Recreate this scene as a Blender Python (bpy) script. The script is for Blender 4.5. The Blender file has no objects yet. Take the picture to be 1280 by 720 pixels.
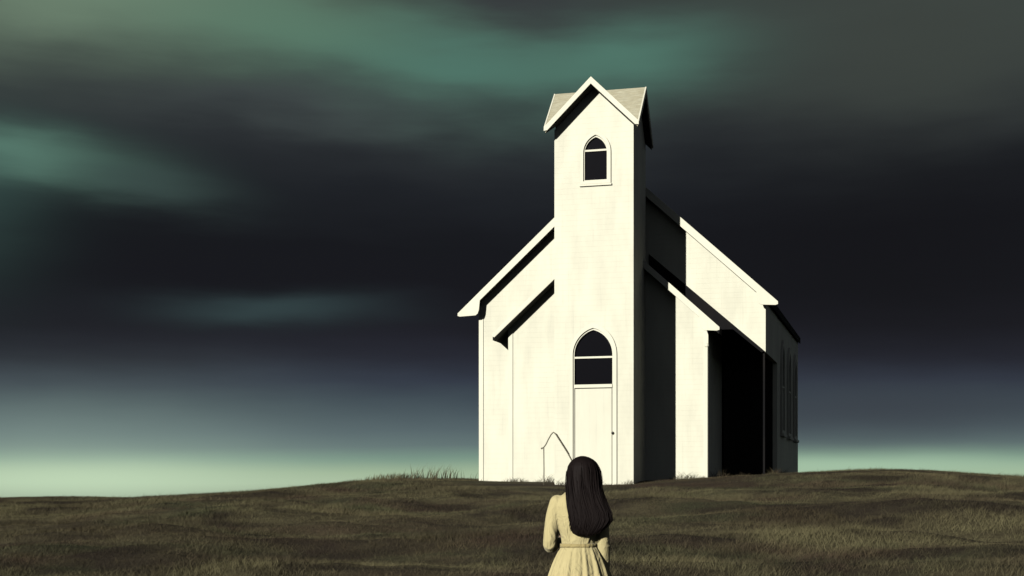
import bpy, math, random
import numpy as np
from mathutils import Vector, noise, geometry

random.seed(4)
rng = np.random.default_rng(7)
SC = bpy.context.scene
COL = SC.collection

# ------------------------------------------------------------------ helpers
def srgb(r, g, b):
    f = lambda c: (c/255/12.92) if c/255 <= .04045 else ((c/255+.055)/1.055)**2.4
    return (f(r), f(g), f(b), 1)

def link(name, me, mat=None, parent=None, smooth=False):
    o = bpy.data.objects.new(name, me); COL.objects.link(o)
    if mat: me.materials.append(mat)
    if parent: o.parent = parent
    if smooth:
        me.polygons.foreach_set('use_smooth', [True]*len(me.polygons))
    return o

def empty(name, loc, label, cat, group=None):
    o = bpy.data.objects.new(name, None); COL.objects.link(o)
    o.location = loc; o.empty_display_size = .2
    o['label'] = label; o['category'] = cat
    if group: o['group'] = group
    return o

class MB:
    """collects shapes into one mesh; coordinates are world, .origin is subtracted"""
    def __init__(s): s.v = []; s.f = []
    def add(s, v, f):
        n = len(s.v); s.v += [tuple(p) for p in v]; s.f += [tuple(i+n for i in q) for q in f]; return s
    def box(s, x0, x1, y0, y1, z0, z1):
        v = [(x, y, z) for z in (z0, z1) for y in (y0, y1) for x in (x0, x1)]
        return s.add(v, [(0,2,3,1),(4,5,7,6),(0,1,5,4),(2,6,7,3),(0,4,6,2),(1,3,7,5)])
    def prism(s, outer, a0, a1, holes=(), axis='y'):
        """outer/holes: polygons in the wall plane, (u, z); extruded a0..a1 along axis"""
        loops = [list(outer)] + [list(h) for h in holes]
        flat = [p for l in loops for p in l]
        tris = geometry.tessellate_polygon([[Vector((p[0], p[1], 0)) for p in l] for l in loops])
        mp = (lambda u, z, a: (u, a, z)) if axis == 'y' else (lambda u, z, a: (a, u, z))
        n = len(flat)
        v = [mp(p[0], p[1], a0) for p in flat] + [mp(p[0], p[1], a1) for p in flat]
        f = [tuple(t) for t in tris] + [tuple(i+n for i in reversed(t)) for t in tris]
        k = 0
        for l in loops:
            m = len(l)
            for i in range(m):
                a, b = k+i, k+(i+1) % m
                f.append((a, b, b+n, a+n))
            k += m
        return s.add(v, f)
    def tube(s, pts, r, n=10, cap=True):
        pts = [Vector(p) for p in pts]
        rs = r if isinstance(r, (list, tuple)) else [r]*len(pts)
        v = []; f = []
        ref = Vector((.13, .9, .2))
        for i, p in enumerate(pts):
            d = (pts[min(i+1, len(pts)-1)] - pts[max(i-1, 0)]).normalized()
            a = d.cross(ref)
            if a.length < .05: a = d.cross(Vector((1, 0, 0)))
            a.normalize(); b = d.cross(a)
            for k in range(n):
                t = 2*math.pi*k/n
                v.append(p + rs[i]*(a*math.cos(t)+b*math.sin(t)))
        for i in range(len(pts)-1):
            for k in range(n):
                f.append((i*n+k, i*n+(k+1) % n, (i+1)*n+(k+1) % n, (i+1)*n+k))
        if cap:
            f.append(tuple(range(n))[::-1]); f.append(tuple((len(pts)-1)*n+k for k in range(n)))
        return s.add(v, f)
    def rings(s, rings, cap=True):
        n = len(rings[0]); v = [p for r in rings for p in r]; f = []
        for i in range(len(rings)-1):
            for k in range(n):
                f.append((i*n+k, i*n+(k+1) % n, (i+1)*n+(k+1) % n, (i+1)*n+k))
        if cap:
            f.append(tuple(range(n))[::-1]); f.append(tuple((len(rings)-1)*n+k for k in range(n)))
        return s.add(v, f)
    def ball(s, c, r, sc=(1, 1, 1), nu=16, nv=10):
        c = Vector(c); v = [c+Vector((0, 0, r*sc[2]))]; f = []
        for i in range(1, nv):
            p = math.pi*i/nv
            for k in range(nu):
                t = 2*math.pi*k/nu
                v.append(c+Vector((r*sc[0]*math.sin(p)*math.cos(t), r*sc[1]*math.sin(p)*math.sin(t), r*sc[2]*math.cos(p))))
        v.append(c-Vector((0, 0, r*sc[2])))
        for k in range(nu): f.append((0, 1+k, 1+(k+1) % nu))
        for i in range(nv-2):
            for k in range(nu):
                a = 1+i*nu
                f.append((a+k, a+nu+k, a+nu+(k+1) % nu, a+(k+1) % nu))
        a = 1+(nv-2)*nu
        for k in range(nu): f.append((a+k, len(v)-1, a+(k+1) % nu))
        return s.add(v, f)
    def build(s, name, mat, parent=None, smooth=False, bevel=0, recalc=True):
        me = bpy.data.meshes.new(name)
        off = parent_world(parent) if parent else Vector((0, 0, 0))
        me.from_pydata([tuple(Vector(splay(p))-off) for p in s.v], [], s.f)
        me.update()
        if recalc:
            import bmesh
            bm = bmesh.new(); bm.from_mesh(me)
            bmesh.ops.recalc_face_normals(bm, faces=bm.faces); bm.to_mesh(me); bm.free()
        o = link(name, me, mat, parent, smooth)
        if bevel:
            m = o.modifiers.new('bevel', 'BEVEL'); m.width = bevel; m.segments = 2; m.limit_method = 'ANGLE'; m.angle_limit = .7
        return o

WARP = [False]
def splay(p):
    # the long right wall runs about two degrees outwards
    x, y, z = p
    if WARP[0] and x > -5.5 and y > 34.5: x += (y-34.5)*.036*min(1, (x+5.5)/3.1)
    return (x, y, z)

def parent_world(p):
    v = Vector((0, 0, 0))
    while p: v += p.location; p = p.parent
    return v

def top(o, label, cat, group=None):
    o['label'] = label; o['category'] = cat
    if group: o['group'] = group
    return o

def apply_mods(o):
    dg = bpy.context.evaluated_depsgraph_get()
    me = bpy.data.meshes.new_from_object(o.evaluated_get(dg))
    old = o.data; o.modifiers.clear(); o.data = me
    return o

def remesh(o, size, smooth=6, fac=.5):
    m = o.modifiers.new('r', 'REMESH'); m.mode = 'VOXEL'; m.voxel_size = size; m.use_smooth_shade = True
    if smooth:
        m = o.modifiers.new('s', 'SMOOTH'); m.factor = fac; m.iterations = smooth
    return apply_mods(o)

# ---------------------------------------------------------------- materials
def newmat(name):
    m = bpy.data.materials.new(name); m.use_nodes = True
    nt = m.node_tree; b = nt.nodes['Principled BSDF']
    return m, nt, b

def N(nt, typ, **kw):
    n = nt.nodes.new(typ)
    for k, v in kw.items(): setattr(n, k, v)
    return n

def mixc(nt, fac, a, b, blend='MIX'):
    n = N(nt, 'ShaderNodeMix', data_type='RGBA', blend_type=blend)
    for sock, val in ((0, fac), (6, a), (7, b)):
        if hasattr(val, 'is_output'): nt.links.new(val, n.inputs[sock])
        else: n.inputs[sock].default_value = val
    return n.outputs[2]

def noise_tex(nt, scale, detail=4, rough=.55, vec=None, sc=None, dist=0):
    t = N(nt, 'ShaderNodeTexNoise'); t.inputs['Scale'].default_value = scale
    t.inputs['Detail'].default_value = detail; t.inputs['Roughness'].default_value = rough
    t.inputs['Distortion'].default_value = dist
    if vec is None:
        tc = N(nt, 'ShaderNodeNewGeometry'); vec = tc.outputs['Position']
    if sc:
        mp = N(nt, 'ShaderNodeMapping'); mp.inputs['Scale'].default_value = sc
        nt.links.new(vec, mp.inputs['Vector']); vec = mp.outputs[0]
    nt.links.new(vec, t.inputs['Vector'])
    return t.outputs['Fac']

def ramp(nt, fac, stops):
    r = N(nt, 'ShaderNodeValToRGB'); e = r.color_ramp.elements
    while len(e) < len(stops): e.new(.5)
    for i, (p, c) in enumerate(stops):
        e[i].position = p; e[i].color = c if len(c) == 4 else (*c, 1)
    nt.links.new(fac, r.inputs[0]); return r.outputs[0]

def bump(nt, b, h, strength=.3, dist=.01):
    n = N(nt, 'ShaderNodeBump'); n.inputs['Strength'].default_value = strength; n.inputs['Distance'].default_value = dist
    nt.links.new(h, n.inputs['Height']); nt.links.new(n.outputs[0], b.inputs['Normal'])

def paint(name, c, c2, boards=0, rough=.6):
    m, nt, b = newmat(name)
    f = noise_tex(nt, 1.2, 6, .6, sc=(1.5, 1.5, .5))
    col = mixc(nt, ramp(nt, f, [(.38, (0, 0, 0)), (.75, (1, 1, 1))]), c, c2)
    st = noise_tex(nt, 5, 5, .65, sc=(3, 3, .12))
    col = mixc(nt, ramp(nt, st, [(.55, (0, 0, 0)), (.80, (.35, .35, .35))]), col, tuple(v*.72 for v in c2[:3])+(1,))
    nt.links.new(col, b.inputs['Base Color'])
    b.inputs['Roughness'].default_value = rough
    b.inputs['Specular IOR Level'].default_value = .25
    if boards:
        g = N(nt, 'ShaderNodeNewGeometry'); s = N(nt, 'ShaderNodeSeparateXYZ'); nt.links.new(g.outputs['Position'], s.inputs[0])
        m1 = N(nt, 'ShaderNodeMath', operation='DIVIDE'); nt.links.new(s.outputs['Z'], m1.inputs[0]); m1.inputs[1].default_value = boards
        m2 = N(nt, 'ShaderNodeMath', operation='FRACT'); nt.links.new(m1.outputs[0], m2.inputs[0])
        m3 = N(nt, 'ShaderNodeMath', operation='SUBTRACT'); m3.inputs[0].default_value = 1; nt.links.new(m2.outputs[0], m3.inputs[1])
        bump(nt, b, m3.outputs[0], .35, .012)
    else:
        bump(nt, b, noise_tex(nt, 30, 4), .15, .004)
    return m

M = {}
M['wall'] = paint('white_clapboard', (.80, .79, .64, 1), (.66, .65, .53, 1), boards=.13)
M['trim'] = paint('white_trim', (.82, .81, .66, 1), (.75, .73, .60, 1))
M['door'] = paint('white_door', (.77, .76, .62, 1), (.70, .69, .56, 1), rough=.45)
M['dark'] = paint('shade_black', (.012, .012, .013, 1), (.020, .018, .017, 1), rough=.9)  # near-black colour standing in for shade, on the roof strip and corner recess
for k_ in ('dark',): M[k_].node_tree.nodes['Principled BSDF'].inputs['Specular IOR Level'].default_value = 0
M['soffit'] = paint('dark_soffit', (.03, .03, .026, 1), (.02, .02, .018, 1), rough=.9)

def shingle(name, a, b_, spec=.2):
    m, nt, b = newmat(name)
    f = noise_tex(nt, 4, 5, .65, sc=(1, 1, 5))
    f2 = noise_tex(nt, 18, 3, .6, sc=(.4, .4, 3))
    col = mixc(nt, ramp(nt, f, [(.3, (0, 0, 0)), (.7, (1, 1, 1))]), a, b_)
    col = mixc(nt, ramp(nt, f2, [(.35, (0, 0, 0)), (.75, (.6, .6, .6))]), col, tuple(x*.55 for x in a[:3])+(1,))
    nt.links.new(col, b.inputs['Base Color']); b.inputs['Roughness'].default_value = .85
    b.inputs['Specular IOR Level'].default_value = spec
    g = N(nt, 'ShaderNodeNewGeometry'); s = N(nt, 'ShaderNodeSeparateXYZ'); nt.links.new(g.outputs['Position'], s.inputs[0])
    m1 = N(nt, 'ShaderNodeMath', operation='DIVIDE'); nt.links.new(s.outputs['Z'], m1.inputs[0]); m1.inputs[1].default_value = .14
    m2 = N(nt, 'ShaderNodeMath', operation='FRACT'); nt.links.new(m1.outputs[0], m2.inputs[0])
    m3 = N(nt, 'ShaderNodeMath', operation='SUBTRACT'); m3.inputs[0].default_value = 1; nt.links.new(m2.outputs[0], m3.inputs[1])
    bump(nt, b, m3.outputs[0], .6, .02)
    return m
M['shingle_pale'] = shingle('weathered_pale_shingles', (.62, .60, .45, 1), (.42, .38, .25, 1))
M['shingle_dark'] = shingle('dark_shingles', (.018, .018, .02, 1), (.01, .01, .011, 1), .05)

m, nt, b = newmat('dark_glass'); M['glass'] = m
b.inputs['Base Color'].default_value = (.006, .006, .008, 1); b.inputs['Roughness'].default_value = .12
b.inputs['Specular IOR Level'].default_value = .12
bump(nt, b, noise_tex(nt, 3, 2), .05, .01)
m, nt, b = newmat('dull_iron'); M['iron'] = m
nt.links.new(mixc(nt, noise_tex(nt, 14, 4), (.10, .095, .07, 1), (.20, .18, .13, 1)), b.inputs['Base Color'])
b.inputs['Roughness'].default_value = .6; b.inputs['Metallic'].default_value = .3
m, nt, b = newmat('black_knob'); M['knob'] = m
b.inputs['Base Color'].default_value = (.02, .018, .015, 1); b.inputs['Roughness'].default_value = .35

def cloth(name, a, b_):
    m, nt, b = newmat(name)
    f = noise_tex(nt, 6, 5, .6, sc=(2, 2, .6))
    nt.links.new(mixc(nt, f, a, b_), b.inputs['Base Color'])
    b.inputs['Roughness'].default_value = .9; b.inputs['Sheen Weight'].default_value = .15
    b.inputs['Specular IOR Level'].default_value = .1
    n1 = N(nt, 'ShaderNodeBump'); n1.inputs['Strength'].default_value = .55; n1.inputs['Distance'].default_value = .03
    nt.links.new(noise_tex(nt, 11, 3, .5, sc=(1.6, 1.6, .9), dist=1.2), n1.inputs['Height'])
    bump(nt, b, noise_tex(nt, 260, 3, .7), .25, .002)
    nt.links.new(n1.outputs[0], b.inputs['Normal'].links[0].from_node.inputs['Normal'])
    return m
M['dress'] = cloth('cream_cotton', (.60, .52, .28, 1), (.50, .43, .22, 1))
M['belt'] = cloth('tan_belt', (.46, .38, .18, 1), (.36, .29, .13, 1))
m, nt, b = newmat('skin'); M['skin'] = m
b.inputs['Base Color'].default_value = (.50, .32, .21, 1); b.inputs['Roughness'].default_value = .5
b.inputs['Subsurface Weight'].default_value = .1; b.inputs['Subsurface Radius'].default_value = (.02, .008, .004)
bump(nt, b, noise_tex(nt, 220, 3), .08, .002)
m, nt, b = newmat('dark_hair'); M['hair'] = m
hf = noise_tex(nt, 70, 3, .6, sc=(1, 1, .04))
nt.links.new(mixc(nt, hf, (.007, .0045, .0045, 1), (.012, .008, .0075, 1)), b.inputs['Base Color'])
b.inputs['Roughness'].default_value = .7; b.inputs['Specular IOR Level'].default_value = .12
bump(nt, b, hf, .35, .003)
for nm, c, r in (('shoe', (.05, .03, .02, 1), .5), ('eye_white', (.7, .68, .62, 1), .2), ('iris', (.04, .025, .015, 1), .15), ('lip', (.38, .14, .11, 1), .5)):
    m, nt, b = newmat(nm); b.inputs['Base Color'].default_value = c; b.inputs['Roughness'].default_value = r; M[nm] = m

def grass_mat(name, blades):
    m, nt, b = newmat(name)
    big = noise_tex(nt, .16, 4, .6, sc=(.8, 1.5, 1), dist=.6)
    mid = noise_tex(nt, .6, 4, .6, sc=(.7, 1.2, 1), dist=.5)
    red = noise_tex(nt, .45, 3, .6, sc=(.7, 1.5, 2), dist=.5)
    green = noise_tex(nt, .35, 3, .6, sc=(1, 2, 3))
    c = ramp(nt, big, [(.32, (.052, .040, .026)), (.45, (.108, .094, .054)), (.58, (.165, .150, .080)), (.72, (.070, .054, .038))])
    c = mixc(nt, ramp(nt, green, [(.50, (0, 0, 0)), (.68, (.8, .8, .8))]), c, (.052, .064, .034, 1))
    c = mixc(nt, ramp(nt, mid, [(.46, (0, 0, 0)), (.60, (.9, .9, .9))]), c, (.030, .024, .019, 1))
    c = mixc(nt, ramp(nt, red, [(.52, (0, 0, 0)), (.70, (.55, .55, .55))]), c, (.085, .052, .040, 1))
    if blades:
        at = N(nt, 'ShaderNodeAttribute', attribute_name='tint')
        c = mixc(nt, at.outputs['Fac'], c, mixc(nt, .35, c, (.15, .13, .07, 1)))
    else:
        c = mixc(nt, noise_tex(nt, 9, 5, .7), c, (.035, .028, .02, 1))
        bump(nt, b, noise_tex(nt, 12, 6, .7), .8, .05)
    nt.links.new(c, b.inputs['Base Color'])
    b.inputs['Roughness'].default_value = .9; b.inputs['Specular IOR Level'].default_value = .1
    return m
M['ground'] = grass_mat('heath_ground', False)
M['grass'] = grass_mat('heath_grass', True)

# ------------------------------------------------------------------ terrain
CX = [-120, -60, -34, -25, -21, -16, -13.4, -12.2, -10, -6, -4, -2.4, -.5, 1.2, 3.8, 7, 20, 60, 120]
CZ = [.7, 1.0, 1.18, 1.27, 1.20, 1.45, 1.72, 1.83, 1.75, 1.68, 1.79, 1.88, 1.96, 2.0, 1.78, 1.72, 1.7, 1.2, .8]
def crest(x): return float(np.interp(x, CX, CZ))
def crest_s(x):
    return (crest(x-.9)+2*crest(x)+crest(x+.9)+crest(x-.45)+crest(x+.45))/6
def height(x, y):
    r = y
    if r < 9: k = 0
    elif r < 33: t = (r-9)/24; k = t*(1-.0)*(.75+.25*math.sin(t*math.pi/2)) if t < 1 else 1
    else: k = 1
    z = crest_s(x)*min(k, 1)
    if r > 46:
        t = min((r-46)/140, 1); z = z - t*t*(3-2*t)*(z+14)
    if r > 240: z = -12.8
    if abs(x) > 60 and r > -50:
        t = min((abs(x)-60)/200, 1); z = z*(1-t)-13*t*t if r <= 46 else min(z, z-6*t)
    w = 1 if r < 44 else 0.4
    n = noise.noise(Vector((x*.22, y*.45, 3.1)))*.20 + noise.noise(Vector((x*.6, y*1.0, 9.7)))*.11 + noise.noise(Vector((x*1.7, y*2.1, 1.7)))*.05
    # the ground is level where the church stands and under the woman's feet
    near = 1
    if 30.8 < y < 54 and -10.6 < x < -1.6:
        near = .15
    d = math.hypot(x+1.75, y-8.25)
    near *= min(1, max(0, (d-.4)/2))
    damp = min(1, max(.25, (34-y)/5)) if y > 28 else 1
    return z + n*w*near*damp

xs = np.unique(np.concatenate([np.linspace(-38, 18, 300), -38-np.geomspace(1, 2900, 34), 18+np.geomspace(1, 2900, 34)]))
ys = np.unique(np.concatenate([np.linspace(2, 48, 250), 2-np.geomspace(1, 600, 22), 48+np.geomspace(1, 3400, 40)]))
V = [(float(x), float(y), height(float(x), float(y))) for y in ys for x in xs]
nx = len(xs)
F = [(j*nx+i, j*nx+i+1, (j+1)*nx+i+1, (j+1)*nx+i) for j in range(len(ys)-1) for i in range(nx-1)]
me = bpy.data.meshes.new('ground'); me.from_pydata(V, [], F)
g = link('ground', me, M['ground'], smooth=True); g['kind'] = 'structure'

# grass: blades as one mesh nobody could count
def blades(name, bases, hts, widths, lean, mat):
    n = len(bases)
    ang = rng.uniform(0, 2*np.pi, n); la = rng.uniform(0, 2*np.pi, n)
    side = np.stack([np.cos(ang), np.sin(ang), np.zeros(n)], 1)*widths[:, None]*.5
    bend = np.stack([np.cos(la), np.sin(la), np.zeros(n)], 1)*(hts*lean)[:, None]
    bend[:, 0] += hts*.18
    up = np.stack([np.zeros(n), np.zeros(n), hts], 1)
    m1 = bases + up*.55 + bend*.3
    tip = bases + up + bend
    v = np.empty((n, 5, 3)); v[:, 0] = bases-side; v[:, 1] = bases+side
    v[:, 2] = m1+side*.75; v[:, 3] = m1-side*.75; v[:, 4] = tip
    me = bpy.data.meshes.new(name)
    me.vertices.add(n*5); me.vertices.foreach_set('co', v.reshape(-1))
    lp = np.arange(n)[:, None]*5 + np.array([0, 1, 2, 3, 3, 2, 4])[None, :]
    me.loops.add(n*7); me.loops.foreach_set('vertex_index', lp.reshape(-1).astype(np.int32))
    st = (np.arange(n)[:, None]*7 + np.array([0, 4])[None, :]).reshape(-1)
    me.polygons.add(n*2); me.polygons.foreach_set('loop_start', st.astype(np.int32))
    me.update(calc_edges=True); me.validate()
    at = me.attributes.new('tint', 'FLOAT', 'POINT')
    t = rng.uniform(0, 1, n)**2
    at.data.foreach_set('value', np.repeat(t, 5).astype(np.float32))
    return link(name, me, mat)

def inside(x, y):
    return (-7.33 < x < -5.34 and 31.97 < y < 34) or (-8.95 < x < -3.75 and 33.78 < y < 37.3) or (-9.88 < x < -2.39 and 34.25 < y < 52.2)
NT = 80000
pts = []
while len(pts) < NT:
    y = math.sqrt(random.uniform(6**2, 43**2)); x0 = -.7147*y-2.2; x1 = .108*y+2.2
    x = random.uniform(x0, x1)
    if inside(x, y): continue
    pts.append((x, y))
B = []; H = []; W = []
for x, y in pts:
    d = noise.noise(Vector((x*.5, y*.7, 5.5)))
    hh = .065 + .05*max(-.6, min(1, d*1.8)) + random.uniform(0, .03) + (.09*random.random() if random.random() < .02 else 0)
    if y > 31: hh *= .75
    if -9.9 < x < -2.3 and y > 29.8: hh *= .6
    for k in range(10):
        bx = x+random.gauss(0, .07); by = y+random.gauss(0, .07)
        if inside(bx, by): continue
        B.append((bx, by, 0)); H.append(hh*random.uniform(.5, 1.25)); W.append(random.uniform(.0035, .007))
# a ragged fringe against the foot of the walls
foot = [((-9.9, 34.24), (-8.95, 34.24)), ((-8.95, 33.77), (-7.33, 33.77)), ((-7.33, 31.96), (-5.34, 31.96)), ((-5.34, 33.77), (-3.75, 33.77)), ((-3.75, 34.2), (-2.3, 34.2)), ((-2.36, 34.3), (-2.0, 44.2))]
for (ax, ay), (bx_, by_) in foot:
    L_ = math.hypot(bx_-ax, by_-ay)
    for k in range(int(L_*150)):
        t = random.random(); x = ax+(bx_-ax)*t; y = ay+(by_-ay)*t-random.uniform(0, .12)
        f_ = max(.15, .5+1.4*noise.noise(Vector((x*2.3, y*2.3, 8.8))))
        B.append((x+random.gauss(0, .02), y, 0)); H.append(.21*f_*random.uniform(.4, 1.2)); W.append(random.uniform(.006, .012))
Z = [height(p[0], p[1])-.02 for p in B]
B = np.array(B); B[:, 2] = Z
gr = blades('grass', B, np.array(H), np.array(W), .85, M['grass']); gr['kind'] = 'stuff'

# tall dry grass clumps on the crest, left of the church
def tall_clump(x, y, n, spread, hmin, hmax, label):
    B = []; 
    for i in range(n):
        bx = x+random.gauss(0, spread); by = y+random.gauss(0, .25); B.append((bx, by, height(bx, by)-.02))
    H = np.array([random.uniform(hmin, hmax)*math.exp(-((b[0]-x)/(spread*2.4))**2) + .08 for b in B])
    o = blades('tall_grass', np.array(B)-np.array([x, y, 0]), H, rng.uniform(.008, .018, n), .32, M['grass'])
    o.location = (x, y, 0)
    top(o, label, 'tall grass')
    return o
tall_clump(-11.1, 34.2, 170, .50, .12, .46, 'sparse spiky tuft of tall dry grass nearest the church wall')
tall_clump(-12.3, 34.4, 420, .5, .06, .17, 'low dense tuft of dark grass on the crest left of the spiky tuft')

# ------------------------------------------------------------------- church
GZ = 1.1   # foot of the walls, below the turf
church = empty('church', (-6.3, 34.27, 1.6), 'white wooden church with a square bell tower, lancet windows and a gabled vestibule', 'church')

def lancet(cx, hw, z0, zs, za, n=12):
    """closed outline, anticlockwise from bottom left"""
    h = za-zs; R = (hw*hw+h*h)/(2*hw); p = [(cx-hw, z0), (cx+hw, z0), (cx+hw, zs)]
    a1 = math.asin(min(1, h/R))
    for i in range(1, n+1):
        a = a1*i/n; p.append((cx+hw-R+R*math.cos(a), zs+R*math.sin(a)))
    p[-1] = (cx, za)
    for i in range(n-1, -1, -1):
        a = a1*i/n; p.append((cx-hw+R-R*math.cos(a), zs+R*math.sin(a)))
    return p

# tower ---------------------------------------------------------------
TX0, TX1, TY0, TY1 = -7.31, -5.36, 32.0, 33.84
TC = (TX0+TX1)/2; TYC = 32.79
TR, THX, THY0, THY1, TS, TT = 11.41, 1.16, 31.65, 33.93, .98, .15
def tz(x): return TR-TS*abs(x-TC)-TT-.01
win = lancet(-6.285, .30, 8.99, 9.68, 10.10)
dr = lancet(-6.345, .50, 1.5, 4.78, 5.43)
tower = MB()
front = [(TX0, GZ), (TX1, GZ), (TX1, tz(TX1)), (TC, tz(TC)), (TX0, tz(TX0))]
dr_hole = lancet(-6.345, .50, GZ+.3, 4.78, 5.43)
tower.prism(front, TY0, TY0+.12, [win, dr_hole])
tower.prism(front, TY1-.12, TY1)
sy = TS*THX/((THY1-THY0)/2)
def tzy(y): return TR-sy*abs(y-TYC)-TT-.01
side = [(TY0+.12, GZ), (TY1-.12, GZ), (TY1-.12, tzy(TY1-.12)), (TYC, tzy(TYC)), (TY0+.12, tzy(TY0+.12))]
tower.prism(side, TX0, TX0+.12, axis='x'); tower.prism(side, TX1-.12, TX1, axis='x')
tw = tower.build('tower', M['wall'], church)

# cross-gabled tower roof: the upper envelope of two gables
def cross_roof(dz, x0, x1, y0, y1, lo):
    cx, cy = (x0+x1)/2, (y0+y1)/2
    v = [(cx, cy, TR+dz), (cx, y0, TR+dz), (cx, y1, TR+dz), (x0, cy, TR+dz), (x1, cy, TR+dz),
         (x0, y0, lo+dz), (x1, y0, lo+dz), (x1, y1, lo+dz), (x0, y1, lo+dz)]
    f = [(0, 5, 1), (0, 3, 5), (0, 1, 6), (0, 6, 4), (0, 4, 7), (0, 7, 2), (0, 2, 8), (0, 8, 3)]
    return v, f
lo = TR-TS*THX
v1, f = cross_roof(0, TC-THX+.03, TC+THX-.03, THY0+.03, THY1-.03, lo+.03)
v2, _ = cross_roof(-TT, TC-THX+.03, TC+THX-.03, THY0+.03, THY1-.03, lo+.03)
rf = MB(); rim = [5, 1, 6, 4, 7, 2, 8, 3]
rf.add(v1+v2, f+[tuple(i+9 for i in reversed(q)) for q in f]+[(rim[i], rim[(i+1) % 8], rim[(i+1) % 8]+9, rim[i]+9) for i in range(8)])
troof = rf.build('tower_roof', M['shingle_pale'], church)
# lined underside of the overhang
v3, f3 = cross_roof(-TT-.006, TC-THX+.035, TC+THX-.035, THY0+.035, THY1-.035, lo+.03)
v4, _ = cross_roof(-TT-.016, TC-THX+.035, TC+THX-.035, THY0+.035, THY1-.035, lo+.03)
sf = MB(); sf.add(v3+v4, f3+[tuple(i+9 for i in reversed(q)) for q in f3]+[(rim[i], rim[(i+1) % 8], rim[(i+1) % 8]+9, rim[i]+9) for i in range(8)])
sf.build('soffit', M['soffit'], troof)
def chev(c, hx, r, s, t):
    return [(c-hx, r-s*hx), (c, r), (c+hx, r-s*hx), (c+hx, r-s*hx-t*.55), (c+hx-.09, r-s*(hx-.09)-t), (c, r-t), (c-hx+.09, r-s*(hx-.09)-t), (c-hx, r-s*hx-t*.55)]
MB().prism(chev(TC, THX, TR+.012, TS, TT+.02), THY0-.01, THY0+.03).build('rake_board', M['trim'], troof, bevel=.004)
MB().prism(chev(TC, THX, TR+.012, TS, TT+.02), THY1-.03, THY1+.01).build('rake_board', M['trim'], troof, bevel=.004)
cy = (THY0+THY1)/2; hy = (THY1-THY0)/2-.03
MB().prism(chev(cy, hy, TR+.01, sy, TT+.02), TC-THX-.005, TC-THX+.03, axis='x').build('rake_board', M['trim'], troof, bevel=.004)
MB().prism(chev(cy, hy, TR+.01, sy, TT+.02), TC+THX-.03, TC+THX+.005, axis='x').build('rake_board', M['trim'], troof, bevel=.004)

# tower window
def ring(outer, inner, y0, y1, axis='y'): return MB().prism(outer, y0, y1, [inner], axis=axis)
wf = ring(lancet(-6.285, .375, 8.92, 9.68, 10.20), lancet(-6.285, .30, 8.99, 9.68, 10.10), TY0-.035, TY0-.001).build('window', M['trim'], church, bevel=.004)
rv = MB().prism(lancet(-6.285, .298, 8.992, 9.68, 10.098), TY0+.002, TY0+.07, [lancet(-6.285, .272, 9.02, 9.68, 10.055)])
rv.box(-6.285-.27, -6.285+.27, TY0+.012, TY0+.06, 9.715, 9.76)
rv.build('sash', M['trim'], wf)
MB().prism(lancet(-6.285, .271, 9.021, 9.68, 10.054), TY0+.05, TY0+.058).build('pane', M['glass'], wf)
MB().box(-6.68, -5.89, TY0-.045, TY0-.002, 8.87, 8.918).build('sill', M['trim'], wf, bevel=.006)

# door with its pointed fanlight
sur = MB().prism(lancet(-6.345, .58, GZ+.2, 4.78, 5.56), TY0-.035, TY0-.001, [lancet(-6.345, .50, GZ+.25, 4.78, 5.43)])
dfr = sur.build('door_frame', M['trim'], church, bevel=.004)
inn = MB().prism(lancet(-6.345, .498, GZ+.31, 4.78, 5.428), TY0+.002, TY0+.09, [lancet(-6.345, .468, GZ+.34, 4.78, 5.385)])
inn.box(-6.345-.467, -6.345+.467, TY0-.02, TY0+.075, 3.985, 4.065)
inn.box(-6.345-.467, -6.345+.467, TY0+.012, TY0+.07, 4.70, 4.745)
inn.build('door_jamb', M['trim'], dfr)
fl = MB().prism(lancet(-6.345, .467, 4.066, 4.78, 5.384), TY0+.055, TY0+.063).build('fanlight', M['glass'], dfr)
door = MB().box(-6.345-.455, -6.345+.448, TY0+.03, TY0+.075, GZ+.4, 3.97).build('door', M['door'], church, bevel=.003)
kn = MB(); kn.ball((-5.86, TY0-.045, 2.88), .036); kn.tube([(-5.86, TY0-.04, 2.88), (-5.86, TY0+.035, 2.88)], .014)
kn.box(-5.895, -5.825, TY0+.018, TY0+.031, 2.80, 2.96)
kn.build('handle', M['knob'], door, smooth=True)

# vestibule -----------------------------------------------------------
VX0, VX1, VY0, VY1 = -8.93, -3.79, 33.8, 34.27
VC, VH, VTIP, S = -6.38, 2.91, 5.54, .915
VR = VTIP+S*VH; VT = .15
def vz(x): return VR-S*abs(x-VC)-VT-.01
vest = MB()
vest.prism([(VX0, GZ), (-7.28, GZ), (-7.28, vz(-7.28)), (VX0, vz(VX0))], VY0, VY0+.12)
vest.prism([(-5.39, GZ), (VX1, GZ), (VX1, vz(VX1)), (-5.39, vz(-5.39))], VY0, VY0+.12)
vest.prism([(-7.28, 1.4), (-5.39, 1.4), (-5.39, vz(-5.39)), (VC, vz(VC)), (-7.28, vz(-7.28))], VY0+.05, VY0+.11)
vest.box(VX0, VX0+.12, VY0+.12, VY1-.002, GZ, vz(VX0)-.01)
vest.box(VX1-.12, VX1, VY0+.12, 37.3, GZ, vz(VX1)-.01)
vw = vest.build('vestibule', M['wall'], church)
cb = MB()
cb.box(VX1-.10, VX1+.018, VY0-.02, VY0-.001, GZ, vz(VX1)-.02)
cb.build('corner_board', M['trim'], vw)
MB().box(VX0-.018, VX0+.10, VY0-.02, VY0-.001, GZ, vz(VX0)-.02).build('corner_board', M['trim'], vw)

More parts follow.
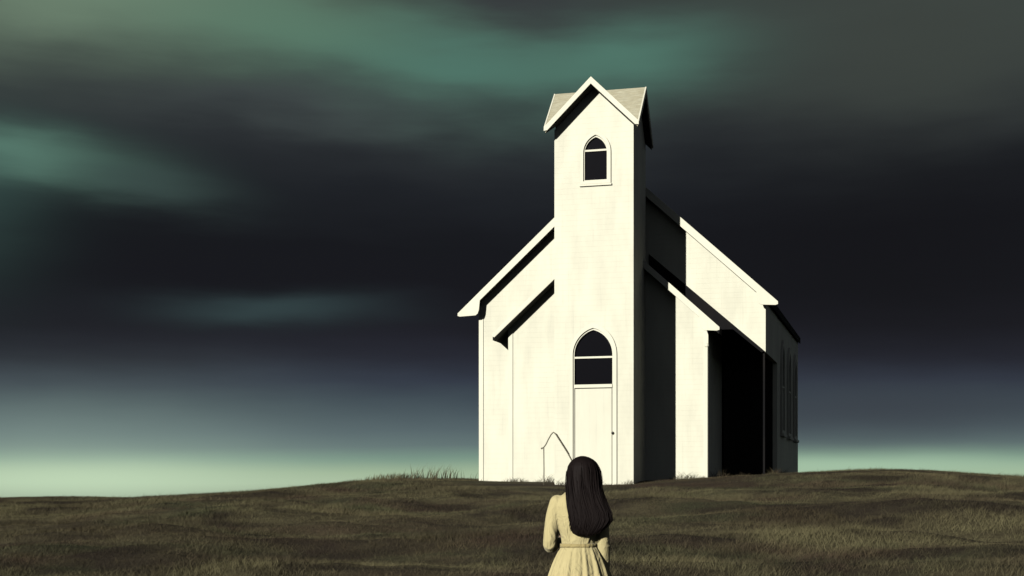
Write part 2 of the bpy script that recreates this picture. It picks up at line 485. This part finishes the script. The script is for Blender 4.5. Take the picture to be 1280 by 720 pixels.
def gable_roof(name, c, h0, h1, r, s, t, y0, y1, mat, ret, segs=None):
    """h0/h1: left and right half widths"""
    mb = MB()
    h1_, h0_ = (h1, h0) if segs is None else segs
    sec = [(c-h0_, r-s*h0_), (c, r), (c+h1_, r-s*h1_), (c+h1_, r-s*h1_-t), (c, r-t), (c-h0_, r-s*h0_-t)]
    mb.prism(sec, y0+.03, y1)
    o = mb.build(name, mat, church)
    e = .014
    for sgn, h, w in ((-1, h0, ret[0]), (1, h1, ret[1])):
        f = lambda d: (c+sgn*d)
        if w is None:
            MB().prism([(f(0), r+e), (f(h+.012), r+e-s*(h+.012)), (f(h+.012), r-s*h-.05), (f(h-.05), r-s*(h-.05)-t+.02), (f(0), r-t-.01)], y0, y0+.03).build('rake_board', M['trim'], o, bevel=.004)
            continue
        q = [(f(0), r+e), (f(h+.012), r+e-s*(h+.012)), (f(h+.012), r-s*h-.065), (f(h-.05), r-s*h-.085), (f(w+.02), r-s*h-.065), (f(w-.04), r-s*h-.02), (f(w-.075), r-s*h+.08), (f(w-.10), r-s*(w-.10)-t-.03), (f(0), r-t-.03)]
        MB().prism(q, y0, y0+.03).build('rake_board', M['trim'], o, bevel=.004)
    return o
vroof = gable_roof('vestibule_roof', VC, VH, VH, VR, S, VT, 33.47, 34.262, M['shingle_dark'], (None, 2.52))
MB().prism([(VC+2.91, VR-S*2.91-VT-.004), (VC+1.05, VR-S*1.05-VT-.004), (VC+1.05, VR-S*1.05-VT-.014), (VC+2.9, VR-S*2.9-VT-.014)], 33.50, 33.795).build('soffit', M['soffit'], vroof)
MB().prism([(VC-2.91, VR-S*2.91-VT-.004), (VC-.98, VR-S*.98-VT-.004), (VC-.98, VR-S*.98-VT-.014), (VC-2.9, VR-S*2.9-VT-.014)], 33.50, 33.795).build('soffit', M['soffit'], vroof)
ds = MB()
ds.tube([(-3.80, 33.73, 5.10), (-3.80, 33.73, 3), (-3.80, 33.73, 1.3)], .036, 10)
ds.ball((-3.80, 33.73, 5.12), .055, nu=12, nv=8)
ds.build('downspout', M['trim'], vw, smooth=False)

# nave -----------------------------------------------------------------
NX0, NX1, NY0, NY1 = -9.86, -2.39, 34.27, 44.0
WARP[0] = True
NC, NTIP = -6.22, 6.19
NR = NTIP+S*4.15; NT_ = .19
def nz(x): return NR-S*abs(x-NC)-NT_-.01
def dg(x): return 4.98+.878*(NX1-x)  # slanting outline of the shadow, cut into the front wall
nv = MB()
nv.prism([(NX0, GZ), (VX1-.06, GZ), (VX1-.06, dg(VX1-.06)), (NX1, dg(NX1)), (NX1, nz(NX1)), (NC, nz(NC)), (NX0, nz(NX0))], NY0, NY0+.14)
nv.prism([(NX0, GZ), (NX1, GZ), (NX1, nz(NX1)), (NC, nz(NC)), (NX0, nz(NX0))], NY1-.14, NY1)
nv.box(NX0, NX0+.12, NY0+.14, NY1-.14, GZ, nz(NX0)-.02)
nv.prism([(NY0+.14, 4.98), (37.3, 4.98), (37.3, GZ), (NY1-.14, GZ), (NY1-.14, nz(NX1)-.02), (NY0+.14, nz(NX1)-.02)], NX1-.12, NX1, axis='x')
nave = nv.build('nave', M['wall'], church)
# added corner recess: shape and dark colour give the shadow below the slanting edge
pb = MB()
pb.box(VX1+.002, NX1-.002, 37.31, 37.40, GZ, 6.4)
pb.build('shade_recess_wall', M['soffit'], nave)
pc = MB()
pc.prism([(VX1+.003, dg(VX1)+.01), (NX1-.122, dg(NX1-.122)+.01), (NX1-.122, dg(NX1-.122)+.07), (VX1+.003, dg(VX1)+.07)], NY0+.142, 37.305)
pc.build('shade_recess_ceiling', M['dark'], nave)
MB().box(-2.46, -2.41, 34.32, 34.37, GZ, 4.99).build('shade_recess_post', M['dark'], nave)  # slim post added with the made-up recess
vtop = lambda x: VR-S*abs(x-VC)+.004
MB().prism([(-5.34, vtop(-5.34)), (-3.5, vtop(-3.5)), (-3.2, dg(-3.2)-.12), (-2.5, dg(-2.5)-.1), (-2.40, dg(-2.40)), (-5.34, dg(-5.34))], NY0-.03, NY0-.002).build('roof_shadow_strip', M['dark'], church)  # added dark strip in place of the vestibule roof's shadow on the nave
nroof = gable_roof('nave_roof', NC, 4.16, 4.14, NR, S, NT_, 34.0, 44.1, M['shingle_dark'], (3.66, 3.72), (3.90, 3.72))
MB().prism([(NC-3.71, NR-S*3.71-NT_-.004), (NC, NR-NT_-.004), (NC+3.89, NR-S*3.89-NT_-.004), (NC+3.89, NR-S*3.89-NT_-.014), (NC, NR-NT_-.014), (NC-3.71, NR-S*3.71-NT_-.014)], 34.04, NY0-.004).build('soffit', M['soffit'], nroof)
for y in (38.6, 40.6, 42.6):
    w = MB().prism(lancet(y, .45, 3.1, 4.9, 5.75), NX1+.001, NX1+.06, [lancet(y, .36, 3.2, 4.9, 5.6)], axis='x').build('window', M['trim'], nave, bevel=.004)
    MB().prism(lancet(y, .359, 3.201, 4.9, 5.598), NX1+.003, NX1+.02, axis='x').build('pane', M['glass'], w)
    s_ = MB(); s_.box(NX1+.021, NX1+.045, y-.358, y+.358, 4.4, 4.45); s_.box(NX1+.021, NX1+.045, y-.02, y+.02, 3.202, 4.399); s_.build('glazing_bar', M['trim'], w)
    MB().box(NX1+.001, NX1+.11, y-.52, y+.52, 3.02, 3.098).build('sill', M['trim'], w)
MB().box(NX0-.018, NX0+.10, NY0-.02, NY0-.001, GZ, nz(NX0)-.03).build('corner_board', M['trim'], nave)

WARP[0] = False
# handrail --------------------------------------------------------------
hr = empty('handrail', (-7.3, 31.95, 1.65), 'thin iron handrail bent to a peak beside the church door', 'handrail')
MB().tube([(-7.565, 31.95, 1.297), (-7.560, 31.95, 2.018), (-7.565, 31.95, 2.534)], .014, 8).build('post', M['iron'], hr, smooth=True)
pts = [(-7.616, 31.95, 2.523), (-7.565, 31.95, 2.549), (-7.513, 31.95, 2.616), (-7.452, 31.95, 2.740), (-7.379, 31.95, 2.864), (-7.323, 31.95, 2.915), (-7.276, 31.95, 2.884), (-7.184, 31.95, 2.740), (-7.050, 31.95, 2.534), (-6.947, 31.95, 2.369), (-6.864, 31.95, 2.214), (-6.802, 31.95, 1.967), (-6.782, 31.95, 1.297)]
MB().tube(pts, .015, 8).build('rail', M['iron'], hr, smooth=True)
MB().ball((-7.616, 31.95, 2.523), .022).build('finial', M['iron'], hr, smooth=True)

# ------------------------------------------------------------------- person
PX, PY = -1.725, 8.235
PZ = height(PX, PY)
person = empty('person', (PX, PY, PZ), 'woman with long dark hair in a cream belted dress, seen from behind facing the church', 'person')
person.rotation_euler.z = math.radians(12)     # she faces the church tower; local +y is forward
def pbuild(mb, name, mat, parent=None, **k):
    """mesh coordinates are in the woman's own space"""
    me = bpy.data.meshes.new(name); me.from_pydata(mb.v, [], mb.f); me.update()
    import bmesh
    bm = bmesh.new(); bm.from_mesh(me); bmesh.ops.recalc_face_normals(bm, faces=bm.faces); bm.to_mesh(me); bm.free()
    return link(name, me, mat, parent if parent else person, smooth=k.get('smooth', True))

def ell(c, rx, ry, z=None, n=32, wob=None):
    out = []
    for k in range(n):
        t = 2*math.pi*k/n; s_ = 1+(wob(t) if wob else 0)
        out.append((c[0]+rx*s_*math.cos(t), c[1]+ry*s_*math.sin(t), c[2]))
    return out

def limb(mb, pts, rs, n=14):
    # smooth the joint chain and cap with balls
    P = [Vector(p) for p in pts]; Q = []; R = []
    for i in range(len(P)-1):
        p0 = P[max(i-1, 0)]; p3 = P[min(i+2, len(P)-1)]
        for k in range(5):
            t = k/5
            a = .5*((2*P[i])+(-p0+P[i+1])*t+(2*p0-5*P[i]+4*P[i+1]-p3)*t*t+(-p0+3*P[i]-3*P[i+1]+p3)*t**3)
            Q.append(a); R.append(rs[i]*(1-t)+rs[i+1]*t)
    Q.append(P[-1]); R.append(rs[-1])
    mb.tube(Q, R, n); mb.ball(Q[0], R[0]); mb.ball(Q[-1], R[-1])

ELB_L, ELB_R = (-.180, -.02, 1.085), (.150, .0, 1.10)
WR_L, WR_R = (-.12, .20, 1.10), (.162, .03, .87)
bm_ = MB()
# trunk
tr = [(.0, .0, .84, .140, .10), (0, 0, .92, .150, .10), (0, 0, 1.0, .125, .085), (0, .0, 1.09, .090, .066), (0, 0, 1.18, .095, .07), (-.008, 0, 1.28, .112, .085), (-.01, -.005, 1.34, .110, .075), (0, -.01, 1.385, .085, .05), (.004, 0, 1.425, .06, .052)]
bm_.rings([ell(p[:3], p[3], p[4]) for p in tr])
limb(bm_, [(.0, -.005, 1.38), (.012, .005, 1.46), (.028, .015, 1.52)], [.052, .047, .05])
# head: skull, jaw, nose, ears
bm_.ball((.030, .012, 1.555), .078, (.93, 1.15, 1.10), 24, 16)
bm_.ball((.028, .048, 1.505), .055, (.95, .95, 1.05), 20, 14)
limb(bm_, [(.030, .098, 1.545), (.030, .116, 1.520), (.030, .112, 1.512)], [.007, .011, .008], 8)
for s_ in (-1, 1): bm_.ball((.030+s_*.074, .012, 1.535), .03, (.35, .6, 1), 12, 8)
# legs
for s_ in (-1, 1):
    limb(bm_, [(s_*.085, 0, .90), (s_*.088, .01, .70), (s_*.085, .012, .47), (s_*.085, -.012, .30), (s_*.082, -.015, .09)], [.088, .075, .052, .052, .034])
    limb(bm_, [(s_*.082, -.03, .05), (s_*.088, .05, .04), (s_*.092, .13, .03)], [.035, .034, .026])
# arms
for s_, E_, W_ in ((-1, ELB_L, WR_L), (1, ELB_R, WR_R)):
    limb(bm_, [(s_*(.138 if s_ < 0 else .118), -.005, 1.355), (s_*(.160 if s_ < 0 else .140), -.01, 1.25), E_, tuple((a+b)/2 for a, b in zip(E_, W_)), W_], [.036, .034, .029, .029, .021])
    # hand: palm, four fingers of unequal length bent at the knuckles, a thumb from the side of the palm
    E_, W_ = Vector(E_), Vector(W_); d = (W_-E_).normalized()
    side_ = Vector((0, 0, -1)) if s_ < 0 else Vector((0, 1, 0))   # towards the thumb
    if s_ < 0: side_ = Vector((0, 0, 1))
    side_ = (side_-d*side_.dot(d)).normalized(); nrm = d.cross(side_)*(1 if s_ < 0 else 1)
    inward = Vector((-s_, 0, 0)); nrm = nrm if nrm.dot(inward) > 0 else -nrm
    for q in (-.026, -.009, .009, .026):
        limb(bm_, [W_+d*.012+side_*q*.6, W_+d*.05+side_*q, W_+d*.085+side_*q*1.05], [.013, .0135, .010], 8)
    for q, L in ((-.029, .055), (-.0095, .068), (.0095, .072), (.029, .064)):
        k0 = W_+d*.084+side_*q*1.05
        k1 = k0+(d*.93+nrm*.36).normalized()*L*.45; k2 = k1+(d*.7+nrm*.7).normalized()*L*.32; k3 = k2+(d*.35+nrm*.94).normalized()*L*.25
        limb(bm_, [k0, k1, k2, k3], [.0082, .0078, .007, .006], 8)
    t0 = W_+d*.025+side_*.022; t1 = t0+(d*.6+side_*.75+nrm*.25).normalized()*.038; t2 = t1+(d*.85+side_*.3+nrm*.4).normalized()*.03; t3 = t2+(d*.9+nrm*.45).normalized()*.022
    limb(bm_, [t0, t1, t2, t3], [.013, .0105, .009, .0075], 8)
body = pbuild(bm_, 'body', M['skin']); remesh(body, .0042, 4)

# eyes and mouth, on the far side of the head
ey = MB()
for s_ in (-1, 1): 
    e_ = MB(); e_.ball((.030+s_*.030, .088, 1.548), .0125, (1, .8, .75), 14, 10); eo = pbuild(e_, 'eye', M['eye_white'])
    e_ = MB(); e_.ball((.030+s_*.030, .0963, 1.548), .0055, (1, .5, 1), 10, 8); pbuild(e_, 'iris', M['iris'], eo)
e_ = MB(); limb(e_, [(.008, .094, 1.492), (.022, .103, 1.494), (.038, .103, 1.494), (.052, .094, 1.492)], [.003, .006, .006, .003], 8); pbuild(e_, 'lips', M['lip'])

# bodice with long sleeves
dm = MB()
bt = [(0, 0, 1.065, .110, .086), (0, 0, 1.10, .108, .084), (0, 0, 1.14, .114, .09), (0, 0, 1.20, .133, .10), (-.008, 0, 1.28, .140, .108), (-.010, -.003, 1.33, .146, .102), (-.008, -.008, 1.375, .122, .084), (.003, -.006, 1.415, .085, .066), (.008, -.002, 1.437, .060, .056)]
def crease(z):
    return lambda t: .018*math.sin(3*t+z*38)*math.sin(z*45) + .012*math.sin(7*t+z*60)
dm.rings([ell(p[:3], p[3], p[4], n=48, wob=crease(p[2])) for p in bt])
for s_, E_, W_ in ((-1, ELB_L, WR_L), (1, ELB_R, WR_R)):
    E_ = Vector(E_); W_ = Vector(W_); mid = (E_+W_)/2
    sh = Vector((-.134 if s_ < 0 else .112, -.005, 1.348)); ua = Vector((-.162 if s_ < 0 else .138, -.012, 1.25))
    chain = [sh, ua, E_+Vector((0, -.006, 0)), mid, W_-(W_-E_).normalized()*.015]
    limb(dm, chain, [.050, .047, .043 if s_ < 0 else .043, .040, .030])
    # gathers round the elbow and the forearm
    for q in range(7):
        t = .30+.10*q; a = ua.lerp(E_, t) if t < .8 else E_.lerp(mid, (t-.8)*2)
        dm.ball(a+Vector((random.uniform(-.004, .004), -.004, 0)), .042+random.uniform(0, .006), (1, 1, .32), 14, 8)
# back folds: soft diagonal pleats running to the waist
for x0, x1, z0 in ((-.105, -.06, 1.33), (-.07, -.035, 1.33), (-.03, -.01, 1.28), (.09, .05, 1.24)):
    limb(dm, [(x0, -.073, z0), ((x0+x1)/2, -.078, (z0+1.10)/2), (x1, -.070, 1.085)], [.006, .011, .006], 8)
dress = pbuild(dm, 'dress', M['dress']); remesh(dress, .006, 7)

# pleated skirt, gathered at the waist and flaring
sk = []
ph = [random.uniform(0, 6.28) for _ in range(4)]
for i in range(40):
    t = i/39; z = 1.085-t*.80
    flare = 1-math.exp(-t*5.2)
    rx = .106+.078*flare+.115*t; ry = .086+.075*flare+.115*t
    amp = .035+.075*min(1, t*2.2)
    r_ = []
    for k in range(192):
        a = 2*math.pi*k/192
        w = .55*math.sin(17*a+ph[0]+.6*math.sin(3*a+ph[2]))+.35*math.sin(29*a+ph[1]+1.4*t)+.25*math.sin(7*a+ph[3]+t)
        s_ = 1+amp*w*(.6 if t < .05 else 1)
        r_.append((rx*s_*math.cos(a)+.004, ry*s_*math.sin(a), z))
    sk.append(r_)
skm = MB(); skm.rings(sk, cap=False)
skirt = pbuild(skm, 'skirt', M['dress'])
sm = skirt.modifiers.new('thick', 'SOLIDIFY'); sm.thickness = .003
bl = MB(); ro = []
for z, g_ in ((1.068, .004), (1.070, .009), (1.092, .009), (1.094, .004)):
    ro.append(ell((.0, 0, z), .110+g_, .088+g_, n=48))
bl.rings(ro, cap=False)
belt = pbuild(bl, 'belt', M['belt']); sm = belt.modifiers.new('thick', 'SOLIDIFY'); sm.thickness = .003
for s_ in (-1, 1):
    sh_ = MB()
    limb(sh_, [(s_*.082, -.04, .035), (s_*.088, .05, .035), (s_*.092, .14, .028)], [.040, .040, .032])
    sh_.box(s_*.087-.036, s_*.087+.036, -.075, .165, 0, .022)
    o = pbuild(sh_, 'shoe', M['shoe']); remesh(o, .006, 4)

# hair: a smooth fall over the back, with locks of its own
hz = [(1.640, .022, .012, .016, 0.0), (1.634, .024, .036, .045, .0), (1.620, .026, .062, .072, -.004), (1.60, .028, .083, .092, -.010), (1.575, .029, .097, .102, -.014), (1.545, .031, .104, .104, -.018),
      (1.52, .031, .106, .100, -.024), (1.48, .032, .106, .085, -.040), (1.44, .034, .104, .068, -.060), (1.40, .039, .106, .055, -.078), (1.36, .047, .112, .048, -.090),
      (1.32, .057, .119, .045, -.098), (1.28, .067, .125, .043, -.103), (1.245, .071, .124, .041, -.106), (1.21, .062, .113, .037, -.106), (1.18, .050, .097, .032, -.104), (1.158, .042, .078, .026, -.102), (1.143, .040, .048, .016, -.100)]
hr_ = []
zz = [p[0] for p in hz][::-1]
def hi(z, j): return float(np.interp(z, zz, [p[j] for p in hz][::-1]))
for i in range(70):
    z = 1.640-i*(1.640-1.145)/69
    cx, hw, hd, cyy = hi(z, 1), hi(z, 2), hi(z, 3), hi(z, 4)
    r_ = []
    for k in range(120):
        a = 2*math.pi*k/120
        am = min(1, (1.64-z)/.12)
        w = am*(.014*math.sin(23*a+1.5*math.sin(z*9))+.010*math.sin(41*a+z*11)+.022*math.sin(9*a+z*5+1.5*math.sin(z*13)))
        ca, sa = math.cos(a), math.sin(a)
        y = cyy+hd*sa*(1+w)
        if z < 1.60 and sa > 0: y = min(y, .052 - .0*z)           # leave the face free
        r_.append((cx+hw*ca*(1+w), y, z))
    hr_.append(r_)
hm = MB(); hm.rings(hr_)
hair = pbuild(hm, 'hair', M['hair'])
lk = MB()
for i in range(46):                                             # flyaways
    a = random.choice((random.uniform(math.pi*.92, math.pi*1.15), random.uniform(math.pi*1.85, math.pi*2.08)))
    z0 = random.uniform(1.35, 1.58); z1 = z0-random.uniform(.10, .30); o_ = random.uniform(.001, .010)
    P_ = []
    for k in range(8):
        t = k/7; z = max(1.15, z0+(z1-z0)*t); e_ = 1+(o_/.1)*math.sin(math.pi*t)
        P_.append((hi(z, 1)+hi(z, 2)*math.cos(a)*e_, hi(z, 4)+hi(z, 3)*math.sin(a)*e_, z))
    lk.tube(P_, .0009, 4)
for i in range(260):
    a = random.uniform(math.pi*1.0, math.pi*2.0)
    z0 = random.uniform(1.25, 1.60); z1 = random.uniform(1.118, 1.20)+.04*abs(math.cos(a))
    jit = random.uniform(-.010, .010); out_ = random.uniform(.97, 1.05)
    P_ = []; R_ = []
    for k in range(9):
        t = k/8; z = z0+(z1-z0)*t; zc = max(z, 1.150)
        P_.append((hi(zc, 1)+hi(zc, 2)*math.cos(a)*out_+.006*math.sin(a*9+t*4)+jit*t, hi(zc, 4)+hi(zc, 3)*math.sin(a)*out_, z))
        R_.append(.0034*math.sin(math.pi*min(.95, max(.08, t)))+.0004)
    lk.tube(P_, R_, 6)
pbuild(lk, 'hair_lock', M['hair'], hair)['kind'] = 'stuff'

# -------------------------------------------------------------------- light
d = Vector((.43, 1, -.38)).normalized()
sun = bpy.data.lights.new('sun', 'SUN'); sun.energy = 4.7; sun.angle = math.radians(.5); sun.color = (1, .97, .89)
so = bpy.data.objects.new('sun', sun); COL.objects.link(so); so.rotation_euler = d.to_track_quat('-Z', 'Y').to_euler()
so.location = (-10, -10, 20)

# ---------------------------------------------------------------------- sky
w = bpy.data.worlds.new('World'); SC.world = w; w.use_nodes = True
nt = w.node_tree; nt.nodes.clear()
def MATH(op, a, b_=None, c=None, clamp=False):
    n = N(nt, 'ShaderNodeMath', operation=op); n.use_clamp = clamp
    for i, v in enumerate((a, b_, c)):
        if v is None: continue
        if hasattr(v, 'is_output'): nt.links.new(v, n.inputs[i])
        else: n.inputs[i].default_value = v
    return n.outputs[0]
tc = N(nt, 'ShaderNodeTexCoord'); sp = N(nt, 'ShaderNodeSeparateXYZ'); nt.links.new(tc.outputs['Generated'], sp.inputs[0])
# compass direction measured from 14.68 degrees left of +Y, and elevation, both in degrees
az = MATH('MULTIPLY', MATH('ARCTAN2', sp.outputs[0], sp.outputs[1]), 180/math.pi)
az = MATH('ADD', az, 14.676)
el0 = MATH('MULTIPLY', MATH('ARCSINE', sp.outputs[2]), 180/math.pi)
cmb = N(nt, 'ShaderNodeCombineXYZ'); nt.links.new(az, cmb.inputs[0]); nt.links.new(el0, cmb.inputs[1])
def wn(scale, sx, sy, detail=3, z=0.):
    return noise_tex(nt, scale, detail, .55, vec=cmb.outputs[0], sc=(sx, sy, 1))
warp = MATH('SUBTRACT', wn(1, .05, .13, 3), .5)
fine = MATH('SUBTRACT', wn(1, .16, .9, 4), .5)
grow = MATH('MULTIPLY', el0, .12, clamp=False); grow = MATH('MINIMUM', grow, 1.6)
el = MATH('ADD', el0, MATH('MULTIPLY', MATH('MULTIPLY', warp, 3.2), grow))
el = MATH('ADD', el, MATH('MULTIPLY', MATH('MULTIPLY', fine, .9), grow))
elr = MATH('DIVIDE', el, 40, clamp=True)
stops = [(0, 148, 162, 138), (.5, 170, 190, 160), (.95, 158, 180, 150), (1.47, 120, 148, 133), (2.0, 99, 117, 117), (2.66, 85, 100, 105), (3.34, 72, 85, 92), (4.0, 61, 72, 81), (4.7, 49, 55, 68), (5.7, 36, 37, 47), (7, 27, 26, 33),
         (8.5, 21, 20, 25), (10.5, 21, 21, 25), (12.5, 29, 31, 35), (14.5, 40, 43, 46), (16.5, 54, 60, 59), (19, 60, 67, 64), (24, 44, 49, 47), (40, 10, 11, 12)]
col = ramp(nt, elr, [(e/40, srgb(r, g_, b_)) for e, r, g_, b_ in stops])
def blob(col, a0, e0, sa, se, rgb, amt=1, tilt=0):
    da = MATH('DIVIDE', MATH('SUBTRACT', az, a0), sa)
    ee = MATH('SUBTRACT', el, e0)
    if tilt: ee = MATH('SUBTRACT', ee, MATH('MULTIPLY', MATH('SUBTRACT', az, a0), tilt))
    de = MATH('DIVIDE', ee, se)
    r2 = MATH('ADD', MATH('MULTIPLY', da, da), MATH('MULTIPLY', de, de))
    g_ = MATH('MULTIPLY', MATH('EXPONENT', MATH('MULTIPLY', r2, -1)), amt)
    return mixc(nt, g_, col, srgb(*rgb))
col = blob(col, 16, 10.2, 11, 4.2, (17, 15, 18), .85)
col = blob(col, 17, 17.5, 9, 3.2, (62, 67, 61), .6)
col = blob(col, -17.5, 20.2, 10, 2.4, (112, 132, 112), .9)
col = blob(col, -8.5, 18.9, 7.5, 2.0, (92, 126, 106), .8, -.10)
col = blob(col, -2, 17.6, 5.5, 1.6, (80, 120, 107), .8, -.05)
col = blob(col, 4.5, 17.9, 4.5, 1.5, (82, 122, 108), .85)
col = blob(col, -.8, 20.5, 5.5, 1.5, (54, 57, 59), 1, -.05)
col = blob(col, -9, 15.8, 7, .9, (66, 72, 74), .5)
col = blob(col, -21, 13.3, 4.6, 1.15, (92, 128, 113), .9, -.07)
col = blob(col, -22.5, 11.5, 3.2, 3.0, (66, 94, 88), .45)
col = blob(col, -15.2, 12.3, 3.2, .8, (62, 80, 76), .6, -.10)
col = blob(col, -10.2, 7.7, 4.3, .6, (52, 68, 70), .8)
col = blob(col, -18, 1.7, 8.5, 2.6, (142, 164, 154), .48)
col = blob(col, -18, .6, 8, 1.0, (206, 230, 194), .6)
col = blob(col, 15, 3.3, 9, 1.4, (54, 58, 67), .7)
col = blob(col, 14, 1.15, 9, .5, (166, 196, 168), .8)
# the storm cloud thickens away from this view
away = MATH('SUBTRACT', MATH('ABSOLUTE', az), 30)
away = MATH('DIVIDE', away, 40, clamp=True)
col = mixc(nt, MATH('MULTIPLY', away, .75), col, (.040, .043, .054, 1))
bg = N(nt, 'ShaderNodeBackground'); nt.links.new(col, bg.inputs[0]); bg.inputs[1].default_value = 1
sky = N(nt, 'ShaderNodeTexSky', sky_type='NISHITA'); sky.sun_disc = False
sky.sun_elevation = math.asin(-d.z); sky.sun_rotation = math.atan2(-d.x, -d.y)
# almost all of the blue sky is hidden by the cloud deck
cov = mixc(nt, 1, sky.outputs[0], (.006, .006, .006, 1), 'MULTIPLY')
bg2 = N(nt, 'ShaderNodeBackground'); nt.links.new(cov, bg2.inputs[0]); bg2.inputs[1].default_value = .1
ad = N(nt, 'ShaderNodeAddShader'); nt.links.new(bg.outputs[0], ad.inputs[0]); nt.links.new(bg2.outputs[0], ad.inputs[1])
out = N(nt, 'ShaderNodeOutputWorld'); nt.links.new(ad.outputs[0], out.inputs[0])

# ------------------------------------------------------------------- camera
cam = bpy.data.cameras.new('camera'); co = bpy.data.objects.new('camera', cam); COL.objects.link(co)
co.location = (0, 0, 1.4); co.rotation_euler = (math.radians(90), 0, math.radians(14.676))
cam.sensor_width = 36; cam.lens = 47.25; cam.shift_y = (618-360)/1280; cam.clip_start = .1; cam.clip_end = 12000
SC.camera = co
vs = SC.view_settings
vs.view_transform = 'Standard'; vs.look = 'None'; vs.exposure = 0; vs.gamma = 1; vs.use_curve_mapping = False
SC.cycles.max_bounces = 5; SC.cycles.diffuse_bounces = 0
SC.cycles.use_denoising = True
